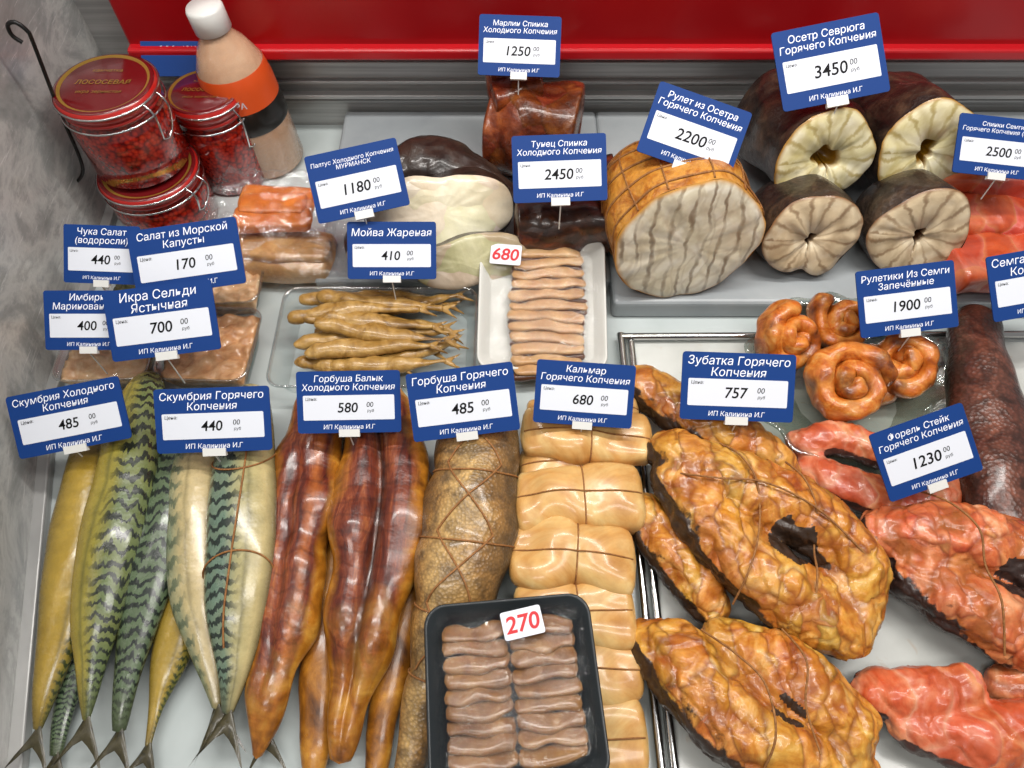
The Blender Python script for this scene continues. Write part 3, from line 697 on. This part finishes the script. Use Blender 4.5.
# ------------------------------------------------------------ sturgeon logs
def log(name,f,b,w,h,skin,face,cav=.22,slit=.6,sa=-PI/2,amp=3,e=1,extra=None,dome=.004):
    g=Geo(); f=Vector(f);b=Vector(b)
    S=[(*f,w,h),(*(f.lerp(b,.33)),w*1.03,h*1.03),(*(f.lerp(b,.7)),w,h),(*b,w*.9,h*.9)]
    pr=(lambda th,t:1-slit*.22*math.exp(-((((th-sa+PI)%(2*PI))-PI)/.2)**2)) if slit else None
    m=96; s=loft(g,S,0,24,m,amp=amp,nsc=20,cap0=False,r1=.12,seed=f.x*.01,prof=pr,e=e)
    q,T,Sd,U=s.frame(0); c=Vector(q[:3]); ring=s.ring0
    def cr_(th):
        d=((th-sa+PI)%(2*PI))-PI
        return cav*(1+.25*math.sin(2*th+f.x)+.14*math.sin(5*th+f.x*2))+slit*.5*math.exp(-(d/.10)**2)
    lv=[(1,0,1.),(.965,-.0025,.93),(.8,-dome,.8),(.6,-dome,.62)]
    rings=[]
    for k,dz,uvv in lv:
        rings.append(([g.vert(c+(p-c)*max(k,min(cr_(2*PI*j/m)+.05,.97) if k<.9 else 0)+T*(dz+.003*noise.noise(p*60+Vector((k*3,0,0))))) for j,p in enumerate(ring)],uvv))
    if cav>0:
        for kk,dz,uvv in ((1.15,-.003,.4),(1.,.001,.3),(.85,.014,.1),(.5,.022,.05)):
            rings.append(([g.vert(c+(p-c)*min(cr_(2*PI*j/m)*kk,.975)+T*dz) for j,p in enumerate(ring)],uvv))
    else: rings.append(([g.vert(c+(p-c)*.25-T*dome) for p in ring],.5))
    for (A,ua),(B,ub) in zip(rings[:-1],rings[1:]):
        for j in range(m):
            j2=(j+1)%m; g.face((A[j],B[j],B[j2],A[j2]),[(j/m,ua),(j/m,ub),((j+1)/m,ub),((j+1)/m,ua)],1)
    A,ua=rings[-1]; cv=g.vert(c+T*(.026 if cav>0 else -dome))
    for j in range(m): g.face((A[j],cv,A[(j+1)%m]),[(0,.05 if cav>0 else .5)]*3,1)
    if extra: extra(g,s)
    return g.make(name,[skin,face,'string'])
log('smoked_sturgeon_piece',(365,228,132),(334,372,88),60,58,'logskin','sface',.25,.6,-PI/2-.2,amp=6)
log('smoked_sturgeon_piece',(482,238,132),(474,368,88),59,57,'logskin','sface',.2,.6,-PI/2-.3,amp=6)
log('smoked_sturgeon_piece',(343,145,86),(338,212,62),55,52,'logskin','sface2',.11,.6,-PI/2,amp=5)
log('smoked_sturgeon_piece',(470,150,86),(474,222,62),55,52,'logskin','sface2',.13,.6,-PI/2,amp=5)
def rs(g,s):
    for t in (.12,.3,.5,.7,.86): ringstring(g,s,t,2,.0013)
    for a in (.7,1.2,1.7,2.2,2.7): linestring(g,s,.02,.9,a,a+.1,2,.0010)
log('smoked_sturgeon_roll',(197,118,106),(181,235,88),82,77,'crust','rface',0,0,amp=5,extra=rs,e=.9)
g=Geo(); slab(g,28,330,86,118,100,108,0,-14,3,11,.66,50,50,20,.9); slab(g,4,350,132,66,60,44,0,14,5,7,.75,40,40,24,.6)
g.make('smoked_marlin_loin',['marlin'])
g=Geo(); slab(g,60,184,64,116,60,70,0,4,3,9,.7,46,46,22); slab(g,70,232,80,104,60,66,0,-5,6,9,.7,46,46,22)
g.make('smoked_tuna_loin',['tuna'])
E=empty('smoked_halibut_piece',(-.085,.22,.03))
o=log('cut_chunk',(-84,178,92),(-98,226,44),84,46,'halskin','halface',0,0,0.9*PI,e=.75,amp=6); o.parent=E; o.location-=E.location
blob('skin_side',[[(-152,252,86,26,.6),(-108,268,92,38,.65),(-60,254,86,36,.6),(-10,222,74,24,.6)]],'halskin',.003,3,26,parent=E)
log('smoked_halibut_piece',(-50,132,58),(-56,160,34),66,30,'halskin','halface2',0,0,e=.8,amp=4)
log('smoked_halibut_piece',(-158,160,48),(-165,200,40),44,18,'halskin','halface2',0,0,e=.9)

# ------------------------------------------------------------ red fish packs right
g=Geo(); slab(g,585,250,92,150,70,34,0,-8,2,4); g.make('red_fish_fillet',['redf'])
g=Geo(); slab(g,585,205,62,150,80,40,0,-3,3,4); g.make('red_fish_fillet',['redf'])
g=Geo(); slab(g,575,135,54,130,70,42,0,4,4,4); g.make('red_fish_fillet',['redf'])
g=Geo(); loft(g,[(548,75,32,20,18),(525,37,36,30,24),(500,-69,40,40,30),(480,-170,40,38,30),(474,-232,36,30,24),(470,-270,30,16,14)],0,48,36,amp=3,nsc=22,r0=.08,r1=.1); g.make('whole_smoked_trout',['rf'])

# ------------------------------------------------------------ baked salmon coils on glass dish
E=empty('glass_dish_of_salmon_coils',(.375,-.018,.004))
g=Geo(); lathe(g,[(0,.004),(.055,.004),(.078,.008),(.108,.030),(.117,.036),(.119,.034),(.110,.028),(.078,.004),(.05,0),(0,0)],m=96,wob=lambda a,i:1+(.035*math.cos(a*16) if 2<i<8 else 0))
g.make('glass_dish',['glass'],E,(0,0,0))
def coil(x,y,z,R0,tilt,az,rr,ph):
    g=Geo(); Mx=Matrix.Translation(Vector((x,y,z))*MM)@Matrix.Rotation(math.radians(az),4,'Z')@Matrix.Rotation(math.radians(tilt),4,'X')
    n=22; P=[]
    for i in range(n):
        t=i/(n-1); a=ph+t*PI*3.9; R=(R0-rr)*(1-.95*t)+1
        wb=1+.12*math.sin(a*1.3+x)
        p=Mx@(Vector((R*math.cos(a)*wb,R*math.sin(a),t*11+(1.5*math.sin(a*3))))*MM); P.append((p.x*1000,p.y*1000,p.z*1000,rr*(1-.15*t)*(1+.1*math.sin(i*1.9+x)),rr*1.8*(1-.2*t)))
    up=Mx.to_3x3()@Vector((0,0,1))
    loft(g,P,0,150,24,amp=2.8,nsc=60,r0=.04,r1=.04,upv=up,seed=x,e=.85)
    o=g.make('salmon_coil',['coil'],None)
    o.parent=E; o.location=o.location-E.location
    me=o.data; ca=me.color_attributes.new('mask','FLOAT_COLOR','POINT')
    for v in me.vertices:
        w=noise.noise(v.co*45+Vector((x,0,0)))
        ca.data[v.index].color=(0,max(0,min(1,w*2.6+.15+.4*max(0,v.normal.dot(up)-.6))),0,1)
coil(358,-34,46,53,18,0,12.5,0); coil(310,32,46,43,40,20,11,1); coil(376,56,42,39,30,-10,10,2); coil(428,2,44,45,30,-35,11,3); coil(396,-10,24,34,15,-35,10,4)

# ------------------------------------------------------------ catfish and trout
def skin_shade_mask(dirs,thr=.45,holes=()):
    dirs=[Vector(d).normalized() for d in dirs]
    def f(p,n,a):
        s=0
        for d in dirs: s=max(s,(n.dot(d)-thr)*2.2+.3)
        if n.z<-.1: s=max(s,.8)
        for hx,hy,hr in holes:  # shade inside the hollows, painted with the dark skin colour
            dd=math.hypot(p.x-hx,p.y-hy)
            if dd<hr and n.z<.85: s=max(s,.85)
        return max(0,min(1,s+a*.3)),max(0,min(1,-a*1.9+.12))
    return f
def twine(par,p,r=.0010):
    g=Geo(); tube(g,[Vector(q)*MM-par.location for q in p],r,0,6,len(p)*5); g.make('twine',['string'],par,(0,0,0))
L=(-.9,-.1,.0)
A=.0024
blob('hot_smoked_catfish_piece',[[(140,-30,44,24),(165,-52,46,30),(205,-82,46,32),(250,-105,42,26),(285,-128,34,13)]],'cat',A,4,30,1.4,skin_shade_mask([(-.8,-.6,.0)],.55))
o=blob('hot_smoked_catfish_piece',[[(158,-116,60,24),(184,-140,62,34),(222,-158,66,36),(262,-178,66,36),(292,-198,62,34),(318,-234,54,31)],[(166,-148,56,31),(186,-186,60,36),(212,-226,58,36),(246,-258,58,36),(292,-284,46,31)],[(318,-240,50,29),(302,-272,46,29)],[(196,-172,56,36)],[(292,-248,46,26)]],'cat',A,4.5,26,2.2,skin_shade_mask([(-.9,-.35,.0)],.6,holes=((254,-217,22),)))
twine(o,[(202,-118,80),(214,-138,96),(224,-162,98),(226,-190,88),(218,-220,90),(206,-248,86),(196,-268,60)])
twine(o,[(160,-150,80),(190,-162,96),(232,-168,99),(276,-192,95),(318,-232,80),(345,-245,60)])
twine(o,[(262,-138,80),(270,-162,95),(276,-190,92),(274,-222,72),(266,-250,86),(262,-285,66)])
blob('hot_smoked_catfish_piece',[[(130,-170,30,24),(148,-200,32,28),(170,-232,34,29),(186,-262,30,19)]],'cat',A,4,30,1.4,skin_shade_mask([L],.55))
o=blob('hot_smoked_catfish_piece',[[(116,-285,34,14),(148,-316,44,35),(180,-356,48,38),(230,-392,44,35),(282,-405,36,26)],[(188,-302,42,27),(236,-328,48,36),(276,-364,42,32)],[(205,-340,44,30)]],'cat',A,4.5,26,2.2,skin_shade_mask([(-.85,-.5,.0)],.6,holes=((226,-358,14),)))
twine(o,[(165,-290,60),(186,-316,84),(204,-340,88),(205,-378,88),(195,-405,60)])
twine(o,[(232,-292,70),(240,-322,90),(236,-355,80),(242,-390,76)])
blob('trout_steak',[[(302,-92,28,16),(338,-88,34,20),(378,-104,36,20)],[(306,-118,28,16),(330,-140,34,22),(375,-158,36,24),(420,-158,34,22),(440,-140,32,18)]],'troutr',A,3,34,1.,skin_shade_mask([(-.3,-.9,-.1)],.7))
o=blob('trout_steak',[[(362,-195,38,30),(405,-202,50,36),(455,-212,52,36),(515,-238,44,34)],[(380,-235,38,30),(422,-270,46,36),(472,-298,42,34)],[(395,-220,42,32)]],'trout',A,4.5,28,2.2,skin_shade_mask([(-.95,-.2,0)],.58,holes=((455,-250,20),)))
twine(o,[(395,-160,60),(405,-182,84),(418,-210,91),(418,-240,82),(420,-272,84),(422,-312,60)])
blob('trout_steak',[[(318,-336,26,22),(350,-340,34,26),(388,-334,38,22)],[(340,-362,30,20),(385,-376,36,28),(430,-368,38,28),(470,-372,34,28)]],'troutr',A,3.5,30,1.4,skin_shade_mask([(-.2,-.9,0)],.7))
blob('trout_steak',[[(440,-330,20,20),(480,-326,26,28),(530,-345,26,32)]],'trout',.003,3,34,1.4,skin_shade_mask([(-.2,-.9,0)],.65))

# ------------------------------------------------------------ light & camera
w=bpy.data.worlds.new('world'); scene.world=w; w.use_nodes=True
bg=w.node_tree.nodes['Background']; bg.inputs[0].default_value=(1,.98,.96,1); bg.inputs[1].default_value=.27
def area(name,loc,rot,sx,sy,e,col=(1,.965,.92)):
    l=bpy.data.lights.new(name,'AREA'); l.shape='RECTANGLE'; l.size=sx; l.size_y=sy; l.energy=e; l.color=col
    o=bpy.data.objects.new(name,l); coll.objects.link(o); o.location=loc; o.rotation_euler=rot
area('case_strip_lamp',(0.1,.15,1.15),(math.radians(-6),0,0),1.5,.06,13.5)
area('ceiling_lamp',(-.5,-.9,1.9),(math.radians(-25),math.radians(-12),0),1.2,.22,15)
area('ceiling_lamp',(.7,-.3,1.9),(math.radians(-8),math.radians(18),0),1.2,.22,13)
th=math.radians(32); d=.85
cam=bpy.data.cameras.new('camera'); co=bpy.data.objects.new('camera',cam); coll.objects.link(co)
co.location=(0,-d*math.sin(th),d*math.cos(th)); co.rotation_euler=(th,0,0)
cam.sensor_width=36; cam.lens=740/1024*36; cam.clip_start=.01
scene.camera=co
scene.view_settings.view_transform='Standard'
